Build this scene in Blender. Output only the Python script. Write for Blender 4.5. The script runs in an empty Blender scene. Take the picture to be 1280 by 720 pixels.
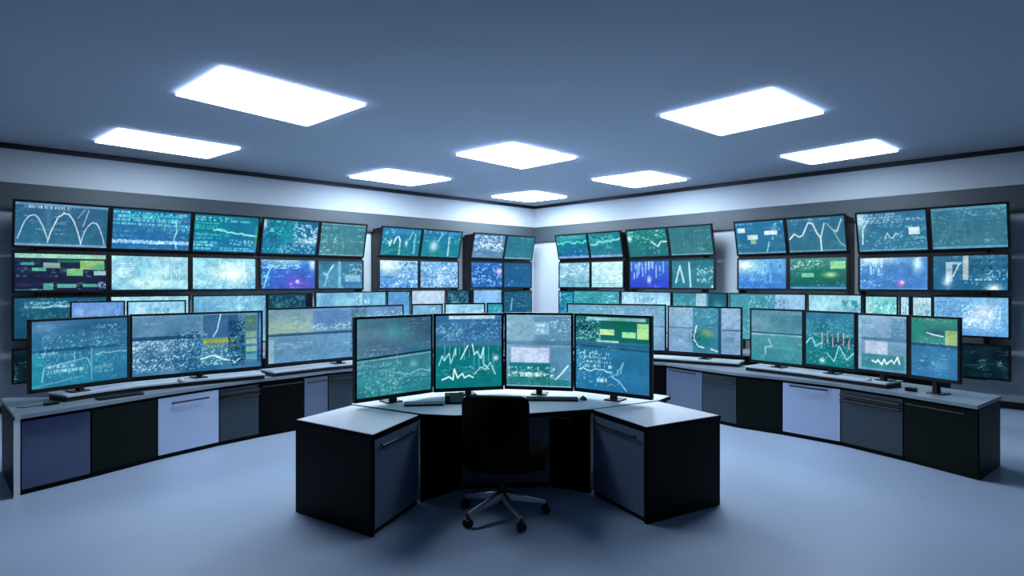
import bpy, bmesh, math, random
import numpy as np
from mathutils import Vector, Matrix

# ------------------------------------------------------------------ camera, world, exposure
scene = bpy.context.scene
COL = scene.collection
F, CX, HY, EYE = 782.0, 640.0, 353.0, 1.9        # focal length in px, image centre, horizon row, eye height
cd = bpy.data.cameras.new('camera')
cam = bpy.data.objects.new('camera', cd); COL.objects.link(cam)
cam.location = (0, 0, EYE); cam.rotation_euler = (math.pi/2, 0, 0)
cd.sensor_width = 36; cd.lens = 36*F/1280; cd.shift_y = -7/1280; cd.clip_start = 0.05
scene.camera = cam
world = bpy.data.worlds.new('world'); scene.world = world
world.use_nodes = True
bg = world.node_tree.nodes['Background']
bg.inputs[0].default_value = (0.02, 0.04, 0.08, 1); bg.inputs[1].default_value = 0.3
vs = scene.view_settings
vs.view_transform = 'Standard'; vs.look = 'None'; vs.gamma = 1; vs.use_curve_mapping = False
vs.exposure = 0.0
LAMP = 26.0
LAMP_COL = (0.72, 0.85, 1.0)
SCREEN = 1.05

# ------------------------------------------------------------------ helpers
def lin(c):
    c = np.asarray(c, dtype=float)
    return np.where(c <= 0.04045, c/12.92, ((c+0.055)/1.055)**2.4)
def hexc(h):
    return np.array([int(h[i:i+2], 16)/255 for i in (0, 2, 4)])
MATS = {}
def mat(name, color, rough=0.5, metal=0.0, spec=0.5, emis=None, strength=0, noise=0.0, scale=8.0, bump=0.0, coat=0.0, rnoise=0.0):
    if name in MATS: return MATS[name]
    m = bpy.data.materials.new(name); m.use_nodes = True
    nt = m.node_tree; b = nt.nodes['Principled BSDF']
    c = tuple(lin(hexc(color))) if isinstance(color, str) else color
    b.inputs['Base Color'].default_value = (*c, 1)
    b.inputs['Roughness'].default_value = rough
    b.inputs['Metallic'].default_value = metal
    b.inputs['Specular IOR Level'].default_value = spec
    b.inputs['Coat Weight'].default_value = coat
    if emis:
        b.inputs['Emission Color'].default_value = (*emis, 1); b.inputs['Emission Strength'].default_value = strength
    if noise or bump or rnoise:
        tc = nt.nodes.new('ShaderNodeTexCoord'); n = nt.nodes.new('ShaderNodeTexNoise')
        n.inputs['Scale'].default_value = scale; n.inputs['Detail'].default_value = 4
        nt.links.new(tc.outputs['Object'], n.inputs['Vector'])
        if noise:
            mx = nt.nodes.new('ShaderNodeMix'); mx.data_type = 'RGBA'
            mx.inputs[6].default_value = (*[x*(1-noise) for x in c], 1)
            mx.inputs[7].default_value = (*[min(1, x*(1+noise)) for x in c], 1)
            nt.links.new(n.outputs['Fac'], mx.inputs[0]); nt.links.new(mx.outputs[2], b.inputs['Base Color'])
        if bump:
            bp = nt.nodes.new('ShaderNodeBump'); bp.inputs['Strength'].default_value = bump
            nt.links.new(n.outputs['Fac'], bp.inputs['Height']); nt.links.new(bp.outputs[0], b.inputs['Normal'])
        if rnoise:
            mr = nt.nodes.new('ShaderNodeMapRange')
            mr.inputs[3].default_value = rough-rnoise; mr.inputs[4].default_value = rough+rnoise
            nt.links.new(n.outputs['Fac'], mr.inputs[0]); nt.links.new(mr.outputs[0], b.inputs['Roughness'])
    MATS[name] = m; return m

M_floor = mat('floor_vinyl', 'a3b3ca', 0.40, noise=0.03, scale=1.3, rnoise=0.08)
M_ceil = mat('ceiling_paint', 'a8b0ba', 0.8, noise=0.02, scale=2)
M_wall = mat('wall_paint', 'b4bdc2', 0.6, noise=0.02, scale=2)
M_band = mat('grey_fascia', '3c484e', 0.5, noise=0.04, scale=3)
M_black = mat('black_trim', '050608', 0.5, noise=0.1, scale=10)
M_bezel = mat('black_bezel', '07090d', 0.35, noise=0.1, scale=20)
M_house = mat('rack_metal', '0c1015', 0.45, noise=0.15, scale=6)
M_green = mat('dark_green_laminate', '0b1611', 0.5, spec=0.12, noise=0.1, scale=4)
M_void = mat('black_laminate', '030504', 0.5, spec=0.1, noise=0.1, scale=4)
M_whitetop = mat('white_worktop', 'f2f5fb', 0.3, noise=0.02, scale=5)
M_greytop = mat('grey_worktop', '86919c', 0.33, noise=0.04, scale=5)
M_greytop2 = mat('pale_riser_top', 'ccd2da', 0.3, noise=0.04, scale=5)
M_doorblue = mat('slate_door', '6a7890', 0.4, noise=0.03, scale=3)
M_doorwhite = mat('pale_door', 'bccbe6', 0.35, noise=0.02, scale=3)
M_doorgrey = mat('graphite_door', '2f3d44', 0.3, noise=0.05, scale=3)
M_doorgloss = mat('gloss_door', '3a4668', 0.25, metal=0.2, spec=0.9, noise=0.05, scale=3, coat=0.6)
M_doormid = mat('mid_grey_door', '66738a', 0.4, noise=0.03, scale=3)
M_steel = mat('dark_steel', '0b0f14', 0.35, metal=0.3, noise=0.1, scale=20)
M_bright = mat('brushed_steel', 'd0d4d8', 0.32, metal=0.9, noise=0.1, scale=30)
M_post = mat('pale_edge', 'a9b0b6', 0.4, noise=0.05, scale=9)
M_fabric = mat('black_fabric', '040505', 0.9, spec=0.1, noise=0.2, scale=120, bump=0.2)
M_plastic = mat('black_plastic', '0a0c10', 0.4, noise=0.1, scale=40)
M_key = mat('grey_keys', '20262e', 0.5, noise=0.1, scale=60)
M_paper = mat('white_paper', 'd9e0ea', 0.7, noise=0.03, scale=30)
M_palekey = mat('pale_keys', 'b8c3d2', 0.5, noise=0.05, scale=60)

def sm_mat():
    m = bpy.data.materials.new('screen_image'); m.use_nodes = True
    nt = m.node_tree; b = nt.nodes['Principled BSDF']
    a = nt.nodes.new('ShaderNodeAttribute'); a.attribute_name = 'picture'
    b.inputs['Base Color'].default_value = (0.004, 0.005, 0.007, 1)
    b.inputs['Roughness'].default_value = 0.35; b.inputs['Specular IOR Level'].default_value = 0.12
    nt.links.new(a.outputs['Color'], b.inputs['Emission Color']); b.inputs['Emission Strength'].default_value = SCREEN
    return m
M_screen = sm_mat()

def link(name, me, m, parent=None):
    o = bpy.data.objects.new(name, me); COL.objects.link(o)
    if m is not None: me.materials.append(m)
    if parent is not None: o.parent = parent
    return o
def obj(name, bm, m, parent=None, smooth=False):
    me = bpy.data.meshes.new(name)
    bmesh.ops.recalc_face_normals(bm, faces=bm.faces)
    if smooth:
        for f in bm.faces: f.smooth = True
    bm.to_mesh(me); bm.free()
    return link(name, me, m, parent)
def struct(name, bm, m):
    o = obj(name, bm, m); o['kind'] = 'structure'; return o
def add_box(bm, x0, x1, y0, y1, z0, z1, bevel=0, M=None):
    r = bmesh.ops.create_cube(bm, size=1)
    vsx = r['verts']
    for v in vsx:
        v.co = Vector(((x0+x1)/2+v.co.x*(x1-x0), (y0+y1)/2+v.co.y*(y1-y0), (z0+z1)/2+v.co.z*(z1-z0)))
    if bevel:
        es = list({e for v in vsx for e in v.link_edges})
        r2 = bmesh.ops.bevel(bm, geom=es, offset=bevel, segments=2, affect='EDGES', profile=0.5)
        vsx = list({v for f in r2['faces'] for v in f.verts} | {v for v in vsx if v.is_valid})
    if M is not None:
        bmesh.ops.transform(bm, matrix=M, verts=[v for v in vsx if v.is_valid])
    return bm
def box(*a, **k):
    return add_box(bmesh.new(), *a, **k)
def add_prism(bm, poly, z0, z1):
    lo = [bm.verts.new((x, y, z0)) for x, y in poly]; hi = [bm.verts.new((x, y, z1)) for x, y in poly]
    n = len(poly); bm.faces.new(lo[::-1]); bm.faces.new(hi)
    for i in range(n): bm.faces.new((lo[i], lo[(i+1) % n], hi[(i+1) % n], hi[i]))
    return bm
def prism(poly, z0, z1): return add_prism(bmesh.new(), poly, z0, z1)
def add_tube(bm, p, q, r0, r1=None, n=12):
    p, q = Vector(p), Vector(q); d = q-p; r1 = r0 if r1 is None else r1
    M = Matrix.Translation((p+q)/2) @ d.to_track_quat('Z', 'Y').to_matrix().to_4x4()
    bmesh.ops.create_cone(bm, cap_ends=True, segments=n, radius1=r0, radius2=r1, depth=d.length, matrix=M)
    return bm
def thing(name, label, cat, loc=(0, 0, 0), rot=(0, 0, 0), group=None):
    o = bpy.data.objects.new(name, None); COL.objects.link(o)
    o.empty_display_size = 0.1
    o.location = loc; o.rotation_euler = rot; o['label'] = label; o['category'] = cat
    if group: o['group'] = group
    return o
def tag(o, label, cat, group=None):
    o['label'] = label; o['category'] = cat
    if group: o['group'] = group
    return o
def at(px, Y): return Vector(((px-CX)/F*Y, Y))
def fl(px, py, z=0.0):                       # a pixel on the horizontal plane at height z
    Y = F*(EYE-z)/(py-HY); return at(px, Y)

# ------------------------------------------------------------------ the room (two walls meet in the far corner)
CORNER = Vector((0.6, 16.7)); ZC = 3.93
UL = Vector((-0.7245, -0.6893)).normalized(); UR = Vector((-UL.y, UL.x))
if UR.y > 0: UR = -UR
NL, NR = UR.copy(), UL.copy()                # normals into the room (left wall's is UR)
L = 17.0
def wallpt(px, side, off):
    n = NL if side == 'L' else NR
    d = Vector(((px-CX)/F, 1.0)); t = (n.dot(CORNER)+off)/n.dot(d)
    return d*t
c0 = CORNER; c1 = CORNER+UL*L; c2 = CORNER+UL*L+UR*L; c3 = CORNER+UR*L
def wallslab(a, b, out, z0, z1, t=0.15): # slab on the outside of line a-b
    return prism([a, b, b+out*t, a+out*t], z0, z1)
struct('wall_left', wallslab(c0-UR*0.15, c1-UR*0.0-UR*0.15, UR*1, 0, ZC), M_wall)
struct('wall_right', wallslab(c0-UL*0.15, c3-UL*0.15, UL, 0, ZC), M_wall)
struct('wall_back', wallslab(c1, c2, UL, 0, ZC), M_band)
struct('wall_front', wallslab(c3, c2, UR, 0, ZC), M_band)
e = 0.2
outer = [c0-UL*e-UR*e, c1+UL*e-UR*e, c2+UL*e+UR*e, c3-UL*e+UR*e]
struct('floor', prism(outer, -0.15, 0), M_floor)
struct('ceiling', prism(outer, ZC, ZC+0.15), M_ceil)
def along(side, s0, s1, o0, o1, z0, z1):     # box along a wall: s from the corner, o out from the wall
    u, n = (UL, NL) if side == 'L' else (UR, NR)
    return prism([c0+u*s0+n*o0, c0+u*s1+n*o0, c0+u*s1+n*o1, c0+u*s0+n*o1], z0, z1)
struct('trim_1', along('L', 0.0, L, 0, 0.035, ZC-0.075, ZC), M_black)
struct('trim_2', along('R', 0.035, L, 0, 0.035, ZC-0.075, ZC), M_black)
struct('trim_3', along('L', 0.0, L, 0, 0.07, 2.97, 3.355), M_band)
struct('trim_4', along('R', 0.07, L, 0, 0.07, 2.97, 3.355), M_band)
struct('baseboard_left', along('L', 0.0, L, 0, 0.02, 0, 0.1), M_black)
struct('baseboard_right', along('R', 0.02, L, 0, 0.02, 0, 0.1), M_black)

# ------------------------------------------------------------------ ceiling panels
POWER = [0.5, 0.5, 1.3, 1.1, 1.6, 1.1, 0.5, 0.5]   # dimmed towards the near end of the room
M_DIFF = [mat('luminous_diffuser_%d' % i, (0.9, 0.9, 0.9), 0.5, emis=LAMP_COL, strength=LAMP*k) for i, k in enumerate(POWER)]
M_HALO = [mat('added_halo_glow_%d' % i, (0.8, 0.85, 0.9), 0.5, emis=(0.35, 0.48, 1.0), strength=26*k) for i, k in enumerate(POWER)]  # bluish glow added for the halo round each panel
lamps = [
 ([(278,82),(456,129),(384,155),(220,116)], 'large bright ceiling panel light nearest the camera on the left'),
 ([(148,160),(300,184),(259,196),(119,175.5)], 'bright ceiling panel light near the left wall, above the arched chart screen'),
 ([(640,178),(719.5,196),(652,209),(571,192)], 'bright ceiling panel light in the middle of the ceiling, above the chair'),
 ([(484,211),(563,223),(514,230.5),(437.5,220)], 'bright ceiling panel light beside the left wall halfway to the corner'),
 ([(668,238.5),(708,245.5),(660.6,251),(615,245)], 'small looking ceiling panel light closest to the room corner'),
 ([(812.5,214),(858,223.5),(793,233),(740.5,223.5)], 'bright ceiling panel light beside the right wall halfway to the corner'),
 ([(965,109),(1029,139),(900.5,167),(826,143)], 'large bright ceiling panel light nearest the camera on the right'),
 ([(1094,174),(1122.5,187),(1014,203.6),(976,194)], 'narrow bright ceiling panel light near the right wall, above its screens'),
]
for li, (quad, lab) in enumerate(lamps):
    M_halo, M_diff = M_HALO[li], M_DIFF[li]
    P = []
    for px, py in quad:
        Y = (ZC-EYE)*F/(HY-py); P.append(at(px, Y))
    c = sum(P, Vector((0, 0)))/4
    t = thing('ceiling_light', lab, 'ceiling light', (c.x, c.y, ZC), group='ceiling panel lights')
    Q = [p-c for p in P]
    def sc(k): return [q*k for q in Q]
    # glowing rim added above the diffuser to cast a halo on the ceiling
    obj('halo_rim', prism(sc(0.998), -0.024, 0.0), M_halo, t)
    obj('diffuser', prism(sc(1.0), -0.030, -0.0245), M_diff, t)

# ------------------------------------------------------------------ pictures on the screens
class Pic:
    def __init__(s, w, h, seed):
        s.w, s.h = max(8, int(w)), max(8, int(h)); s.a = np.zeros((s.h, s.w, 3)); s.r = np.random.RandomState(seed)
        s.U, s.V = np.meshgrid((np.arange(s.w)+0.5)/s.w, (np.arange(s.h)+0.5)/s.h)
    def mixm(s, m, c):
        m = np.clip(m, 0, 1)[..., None]; s.a = s.a*(1-m)+hexc(c)*m
    def g(s, c0, c1):
        s.a = hexc(c0)*(1-s.V[..., None])+hexc(c1)*s.V[..., None]
    def smooth(s, scale):                       # smooth value noise
        gw, gh = max(2, int(scale*s.w/s.h)+2), max(2, int(scale)+2)
        n = s.r.rand(gh, gw); x = s.U*(gw-1.001); y = s.V*(gh-1.001)
        xi, yi = x.astype(int), y.astype(int); fx, fy = x-xi, y-yi
        fx = fx*fx*(3-2*fx); fy = fy*fy*(3-2*fy)
        return (n[yi, xi]*(1-fx)+n[yi, xi+1]*fx)*(1-fy)+(n[yi+1, xi]*(1-fx)+n[yi+1, xi+1]*fx)*fy
    def h_(s, c, a, scale=3):                    # haze patches
        s.mixm((s.smooth(scale)*1.6-0.3)*a, c)
    def win(s, u0, v0, u1, v1): return (s.U >= u0) & (s.U <= u1) & (s.V >= v0) & (s.V <= v1)
    def rct(s, u0, v0, u1, v1, c, a=1): s.mixm(s.win(u0, v0, u1, v1)*a, c)
    def b(s, u, v, ru, rv, c, a=1): s.mixm(np.exp(-((s.U-u)/ru)**2-((s.V-v)/rv)**2)*a, c)
    def l(s, pts, c, w=1.0, a=1):                # polyline, width in cells
        d = np.full(s.U.shape, 1e9); X, Y = s.U*s.w, s.V*s.h
        for (a0, b0), (a1, b1) in zip(pts, pts[1:]):
            x0, y0, x1, y1 = a0*s.w, b0*s.h, a1*s.w, b1*s.h
            L2 = (x1-x0)**2+(y1-y0)**2+1e-9
            t = np.clip(((X-x0)*(x1-x0)+(Y-y0)*(y1-y0))/L2, 0, 1)
            d = np.minimum(d, np.hypot(X-x0-t*(x1-x0), Y-y0-t*(y1-y0)))
        s.mixm((w*0.5+0.6-d)*a, c)
    def t(s, u0, v0, u1, v1, c, rows=4, dens=0.6, a=0.9):   # rows of tiny characters, unreadable
        for k in range(rows):
            v = v0+(v1-v0)*(k+0.5)/rows; hh = (v1-v0)/rows*0.32
            cells = s.r.rand(s.w) < dens; amp = 0.4+0.6*s.r.rand(s.w)
            end = u0+(u1-u0)*(0.55+0.45*s.r.rand())
            m = s.win(u0, v-hh, end, v+hh)*(cells*amp)[None, :]
            s.mixm(m*a, c)
    def n(s, u0, v0, u1, v1, c, dens=0.3, a=0.9):
        gh, gw = s.h//2+1, s.w//2+1
        r = (s.r.rand(gh, gw) < dens)*(0.4+0.6*s.r.rand(gh, gw)); r = np.repeat(np.repeat(r, 2, 0), 2, 1)[:s.h, :s.w]; r = np.clip((r*1.5+np.roll(r, 1, 1)+np.roll(r, 1, 0)*0.5)/2.4, 0, 1)
        row = 0.45+0.55*np.repeat(s.r.rand(s.h//4+1) > 0.25, 4)[:s.h]
        s.mixm(s.win(u0, v0, u1, v1)*r*row[:, None]*a, c)
    def finish(s):                                # fine screen detail and contrast
        g = sum((s.smooth(k)-0.5)*w for k, w in ((4, .07), (9, .04), (18, .03)))
        s.a = s.a*(1+g[..., None]*1.5)
        q = s.r.rand(s.h//2+1, s.w//2+1); den = s.smooth(4); line = np.repeat(s.r.rand(s.h//3+1) > 0.5, 3)[:s.h, None]
        r = np.repeat(np.repeat((q > 0.72)*q, 2, 0), 2, 1)[:s.h, :s.w]; r = (r+np.roll(r, 1, 1)+np.roll(r, 2, 1)*0.5)/2.5
        s.mixm(r*line*np.clip(den*2-0.9, 0, 1)*0.6, 'a8dcec')
        q = s.r.rand(s.h//3+1, s.w//3+1); r = np.repeat(np.repeat((q > 0.7)*1.0, 3, 0), 3, 1)[:s.h, :s.w]; r = (r+np.roll(r, 1, 1)+np.roll(r, 1, 0)+np.roll(r, 2, 1))/4
        s.mixm(r*0.15, '1c5878')
        s.a = np.clip((s.a-0.45)*1.2+0.44, 0, 1)
        lum = s.a.mean(2, keepdims=True); s.a = np.clip(lum+(s.a-lum)*0.9, 0, 1)
    def j(s, u0, u1, v, amp, c, w=1, n=14, a=1, drift=0):   # jagged chart line
        us = np.linspace(u0, u1, n); s.l([(u, v+drift*i/n+(s.r.rand()-0.5)*2*amp) for i, u in enumerate(us)], c, w, a)
    def c(s, u0, u1, v, amp, c, n=12, w=1, a=0.9):          # candlesticks
        for i in range(n):
            u = u0+(u1-u0)*(i+0.5)/n; m = v+(s.r.rand()-0.5)*amp; hh = amp*(0.15+0.45*s.r.rand())
            s.l([(u, m-hh), (u, m+hh)], c, w, a)
    def arch(s, u0, u1, vt, vb, c, w=1):
        us = np.linspace(u0, u1, 14); s.l([(u, vt+(vb-vt)*abs((u-(u0+u1)/2)/((u1-u0)/2))**2.2+(s.r.rand()-.5)*0.05) for u in us], c, w)

def K(f): return f
# each picture: function(p)
def p_arch(p):
    p.g('3a6588', '35708a'); p.rct(0,0,1,.06,'6fa3c8',.7); p.b(.35,.2,.03,.3,'5b86a8',.5)
    p.arch(.03,.34,.30,.85,'d6e6f0'); p.arch(.34,.70,.22,.9,'e6f0f6',1.3); p.arch(.70,.97,.38,.9,'d6e6f0')
    p.l([(.72,.5),(.78,.1)],'a8c4d8'); p.l([(.66,.3),(.74,.08)],'8fb0c8'); p.t(.1,.05,.7,.14,'bcd6e6',1,.5); p.rct(0,.94,1,1,'a8b4e0',.6)
def p_map(p):
    p.g('2a2f4c','242846'); p.rct(0,0,1,.13,'9ed8b8',.9); p.rct(.45,.15,.98,.22,'2f8a6a',.8)
    for u0,v0,u1,v1,c in [(.3,.24,.48,.38,'90b8a4'),(.07,.24,.2,.32,'4aa890'),(.18,.38,.33,.48,'66c8a4'),(.7,.17,.98,.42,'a6d478'),(.55,.4,.73,.6,'7ed080'),(.86,.46,1,.58,'a8d4dc'),(.3,.8,.4,.97,'52b890'),(.45,.82,.66,.93,'6ab4b0'),(.73,.82,.9,.92,'5cae9c')]:
        p.rct(u0,v0,u1,v1,c,.85)
    p.b(.92,.35,.08,.08,'3fae7a',.9); p.n(.9,.78,1,.95,'a0c4ec',.5); p.b(.1,.85,.12,.04,'4a3a58',.8); p.rct(0,.96,.4,1,'3d8f90',.8)
def p_rows(p):
    p.g('2a6c9c','2f74aa'); p.t(0,.04,1,.4,'7fe0e8',4,.6); p.t(.2,.1,.9,.25,'40d4d0',2,.9); p.rct(0,.78,1,.84,'8cc4f4',.8); p.n(0,.76,1,.86,'d0ecff',.4)
    p.l([(.8,.2),(.82,.5),(.79,.7),(.83,.95)],'a8dcf0',1.4); p.n(.55,.3,1,.5,'6cd8e4',.3)
def p_pale(p):
    p.g('8ec8d8','6aaccc'); p.h_('b8e4ea',.7,3); p.t(.1,.2,.3,.65,'d4f0f0',7,.8); p.b(.7,.35,.03,.3,'d8f4f4',.7); p.b(.55,.8,.35,.12,'d4f4ee',.8); p.rct(.45,.72,1,.95,'b8e8ea',.5); p.c(.6,.9,.5,.4,'c8ecf0',8)
def p_teal(p):
    p.g('1a7c98','2078a4'); p.t(0,.04,1,.18,'90e8e8',2,.5); p.t(0,.2,.6,.4,'30dcc0',3,.8); p.j(.3,1,.4,.03,'a0f0e0',1.8,14,1,.12); p.t(0,.5,.6,.66,'38d8c4',2,.6)
    p.n(.55,.65,.95,.8,'9cdcf4',.3); p.t(0,.7,.4,.95,'8ceef0',3,.7); p.rct(.96,.2,1,.8,'3f9c70',.7); p.t(.4,.86,1,.98,'8cdcf4',2,.7)
def p_burst(p):
    p.g('7cc0d0','62aed4'); p.h_('a8dce8',.7,4); p.b(.6,.5,.28,.3,'e8f6f0',.95); p.c(.4,.85,.4,.5,'e4f6f4',14); p.l([(.5,.1),(.62,.5)],'d0f0f0'); p.n(0,.65,1,1,'b4e8f4',.3)
def p_dots(p):
    p.g('206c90','2478a0'); p.n(0,.05,.6,.95,'50d4d0',.28); p.n(.55,.1,1,.75,'d0e8f8',.35); p.b(.45,.4,.15,.3,'18a0a0',.6); p.b(.82,.6,.2,.08,'e0f0f8',.6); p.b(.03,.15,.03,.15,'e0e0ee',.8); p.n(.3,.75,1,.95,'a0d4f0',.2)
def p_violet(p):
    p.g('3478cc','3568c4'); p.b(.7,.85,.35,.4,'6450c0',.85); p.b(.45,.05,.4,.12,'8cc8d8',.9); p.n(0,.02,.75,.3,'c0ecec',.35); p.l([(.05,.95),(.12,.5),(.2,.2),(.3,.25)],'90e0f4',1.5)
    p.b(.95,.15,.06,.2,'d0f0f4',.9); p.b(.66,.75,.035,.06,'f4dcff',1); p.b(.54,.83,.03,.05,'e878d8',.9); p.n(0,.4,.15,.9,'8ce4f0',.3)
def p_slate(p):
    p.g('3f8290','4a848c'); p.rct(0,0,1,.05,'8cb4b8',.7); p.n(.0,.1,.4,.95,'a0ccd0',.12); p.n(.1,.4,.75,.75,'90c4c4',.12); p.c(.05,.7,.5,.5,'7cb0b4',9,.8,.4); p.rct(0,.95,1,1,'88a8d0',.7)
def p_figure(p):
    p.g('346f88','4184a4'); p.l([(.33,.15),(.2,.5),(.12,.45),(.2,.55),(.14,.9)],'c8e8f0',2); p.rct(.43,.0,.5,1,'94ccd8',.8); p.h_('5ea0c4',.5,3); p.rct(.6,.5,.95,.75,'b0dcec',.6); p.n(.7,.1,1,.5,'a8d4ec',.25); p.rct(.55,.75,1,1,'3c7cae',.6)
def p_bluecurve(p):
    p.g('2078a0','1e8090'); p.b(.5,.1,.5,.12,'4898cc',.6); p.l([(.32,.55),(.36,.35),(.42,.3),(.47,.45),(.48,.95)],'d0f0f4',1.8); p.l([(.18,.5),(.22,.65),(.25,.45)],'c8f0ec',1.8); p.b(.64,.55,.04,.12,'d8f0f4',.9); p.l([(.7,.4),(.78,.1)],'9cd4e8'); p.l([(.85,.2),(.86,.9)],'a0dce4',1.3); p.n(0,.05,.3,.6,'9cd4e8',.15); p.n(.8,.1,1,.5,'50c4b0',.2); p.b(.4,.8,.25,.15,'1c8c74',.5)
def p_snow(p):
    p.g('a4d4e8','3c7cc8'); p.b(.2,.2,.3,.25,'dcf4f4',.9); p.rct(0,.6,.35,.65,'2c7cbc',.7); p.n(.0,.6,1,1,'a8d4f8',.3); p.n(.5,.05,1,.7,'2c70b4',.3); p.n(.4,.1,1,.9,'d4f0fc',.25)
def p_foam(p):
    p.g('5484b0','6088a8'); p.n(0,.05,.45,.6,'c4d8ec',.35); p.j(.1,.5,.45,.12,'d0e0ee',1.2,9); p.rct(.5,.05,1,.95,'2a6c8c',.85); p.n(.3,.3,.5,.9,'b4d0ec',.3); p.b(.75,.5,.1,.3,'3c7c98',.4)
def p_spray(p):
    p.g('2c68b8','2a64a8'); p.n(0,.05,.55,1,'90ccf8',.32); p.n(0,.05,.55,1,'1c48b0',.2); p.b(.48,.3,.06,.1,'f0d4f4',.8); p.rct(.52,.03,1,.92,'1e5c8c',.85); p.n(.5,.5,1,.9,'70bcf0',.06); p.rct(.52,.93,1,1,'c8dcf0',.8)
def p_green(p):
    p.g('187c88','1c6c98'); p.b(.5,.12,.6,.1,'50b8c0',.8); p.j(.0,1,.32,.06,'50e8c8',2,16); p.n(0,.2,.5,.5,'38d8b0',.25); p.b(.6,.7,.2,.2,'1c5c9c',.6); p.rct(0,.9,1,1,'a8b4e4',.7); p.n(0,.6,1,.9,'60b8d8',.1)
def p_wave(p):
    p.g('a4d4e0','78b0cc'); p.j(0,.6,.6,.08,'e0f4f8',1.8,9,1,-.3); p.rct(.5,.05,1,1,'b8dce8',.4); p.h_('5c9cb4',.5,5); p.n(0,.05,1,.4,'e4f8fa',.15); p.j(.5,1,.8,.04,'4c9ca8',1.2,8)
def p_cyan(p):
    p.g('1a8078','2a747c'); p.n(0,.05,.55,.35,'a0dce0',.25); p.b(.04,.35,.06,.12,'d4f0f0',.9); p.n(.2,.2,.5,.9,'80d4c0',.12); p.j(.3,.5,.5,.1,'d0e8e8',1.5,5); p.rct(.5,.04,1,.95,'3a7880',.6); p.c(.6,.85,.5,.4,'70a4a8',6,1,.5)
def p_ultra(p):
    p.g('3a78d0','3444cc'); p.c(0,.45,.35,.6,'bcd4f8',9,1.3); p.n(0,.05,.45,.4,'e0ecff',.3); p.b(.3,.7,.15,.3,'3838d0',.7); p.rct(.52,.05,1,1,'327890',.75); p.l([(.55,.8),(.62,.2),(.68,.8)],'c0e4f0',2); p.l([(.72,.1),(.74,.95)],'b8e0f0',1.8); p.n(.8,.2,1,.8,'b0e4ec',.3); p.b(.97,.95,.02,.04,'ffffff',.9)
def p_patch(p):
    p.g('2f78a4','336f8e'); p.t(0,.02,.5,.1,'7ccce0',1,.6); p.rct(.05,.18,.2,.33,'dcecf0',.9); p.rct(.25,.4,.46,.55,'c8e4dc',.9); p.rct(.3,.55,.42,.7,'b0d0a8',.7); p.rct(.6,.3,.85,.42,'e4eef4',.9); p.n(.75,.05,1,.6,'90ccdc',.2); p.l([(.62,.95),(.68,.65)],'a8d4e0',1.2); p.rct(0,.96,1,1,'8cc4e4',.6)
def p_peak(p):
    p.g('3a7494','3a7488'); p.l([(.03,.6),(.12,.45),(.2,.55),(.27,.5),(.38,.15),(.46,.18),(.52,.45),(.58,.6),(.58,.98)],'d8e8ec',1.6); p.l([(.58,.6),(.64,.3),(.66,.18)],'c8dce4',1.4); p.l([(.95,.1),(.86,.45),(.82,.4)],'d0e4ec',1.4); p.l([(.7,.2),(.8,.4),(.9,.75),(1,.9)],'9cc0cc',1.1); p.t(0,.02,1,.08,'7cb4cc',1,.5); p.rct(0,.95,1,1,'7cb0cc',.6)
def p_ice(p):
    p.g('58a4e0','3c78c8'); p.b(.15,.2,.3,.25,'e0f4ec',.95); p.n(.25,.05,.6,.7,'90e0e8',.3); p.c(.4,.7,.4,.4,'8ccce8',8); p.b(.88,.25,.08,.2,'90d4f0',.8); p.b(.88,.25,.04,.1,'3c68b4',.8); p.n(0,.6,.6,1,'70bcf0',.15)
def p_forest(p):
    p.g('50908c','146058'); p.n(0,.05,.6,.4,'c0ecdc',.35); p.b(.5,.5,.3,.3,'147858',.6); p.rct(.72,.12,.97,.36,'9ce0a0',.9); p.rct(.22,.48,.43,.62,'8cdcb4',.85); p.b(.72,.55,.12,.08,'b8dc90',.95); p.rct(0,.88,1,.93,'2c6c98',.8); p.rct(0,.93,1,1,'74acd8',.8)
def p_ticker(p):
    p.g('3a7498','407c98'); p.t(0,.03,1,.3,'a8d4ec',4,.5); p.b(.05,.2,.08,.25,'d8f0f8',.8); p.l([(.06,.8),(.08,.4),(.16,.2)],'c8ecf4',1.8); p.t(.3,.3,.9,.42,'7cc0d8',2,.4); p.rct(.75,.42,.9,.6,'d8ecf4',.95); p.j(.4,.6,.6,.08,'c0e4f0',1.3,6); p.n(.1,.5,1,.95,'80c0d4',.1); p.rct(0,.95,1,1,'70b4d4',.6)
def p_pink(p):
    p.g('5088c8','4a80c4'); p.b(.2,.05,.4,.15,'d4ecec',.9); p.n(0,.02,.35,.95,'a8e4e8',.25); p.c(.15,.35,.25,.4,'c8ecf4',5,1.5); p.b(.85,.2,.07,.25,'c8ecf4',.9); p.b(.62,.8,.05,.09,'e85cc0',.9); p.b(.64,.78,.025,.05,'ffeef8',1); p.rct(0,.94,1,1,'68a0d4',.6)
def p_plain(p):
    p.g('3f7890','42788c'); p.rct(0,0,1,.06,'6098ac',.7); p.c(.1,.6,.45,.4,'5c92a4',5,1,.5); p.t(.75,.15,.95,.3,'7cb0c0',2,.6,.5); p.n(0,.2,.3,.9,'5c94a8',.12); p.rct(0,.93,1,1,'6ca8c8',.7)
def p_tower(p):
    p.g('38708c','2c6c94'); p.rct(.18,.18,.27,.75,'c0ccd8',.8); p.b(.2,.75,.06,.15,'d8e8f0',.8); p.rct(.2,.18,.4,.25,'a8c8d4',.8); p.l([(.36,.25),(.28,.6)],'b8d4e0',2); p.rct(.41,0,.49,.7,'b8c4c4',.85); p.n(.5,.05,1,.9,'1c4c6c',.25); p.n(.7,.4,1,.7,'90ccf0',.3); p.t(.5,.65,.9,.75,'b0e0f4',1,.7); p.b(.82,.95,.1,.12,'ecf4f8',.9)
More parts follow.
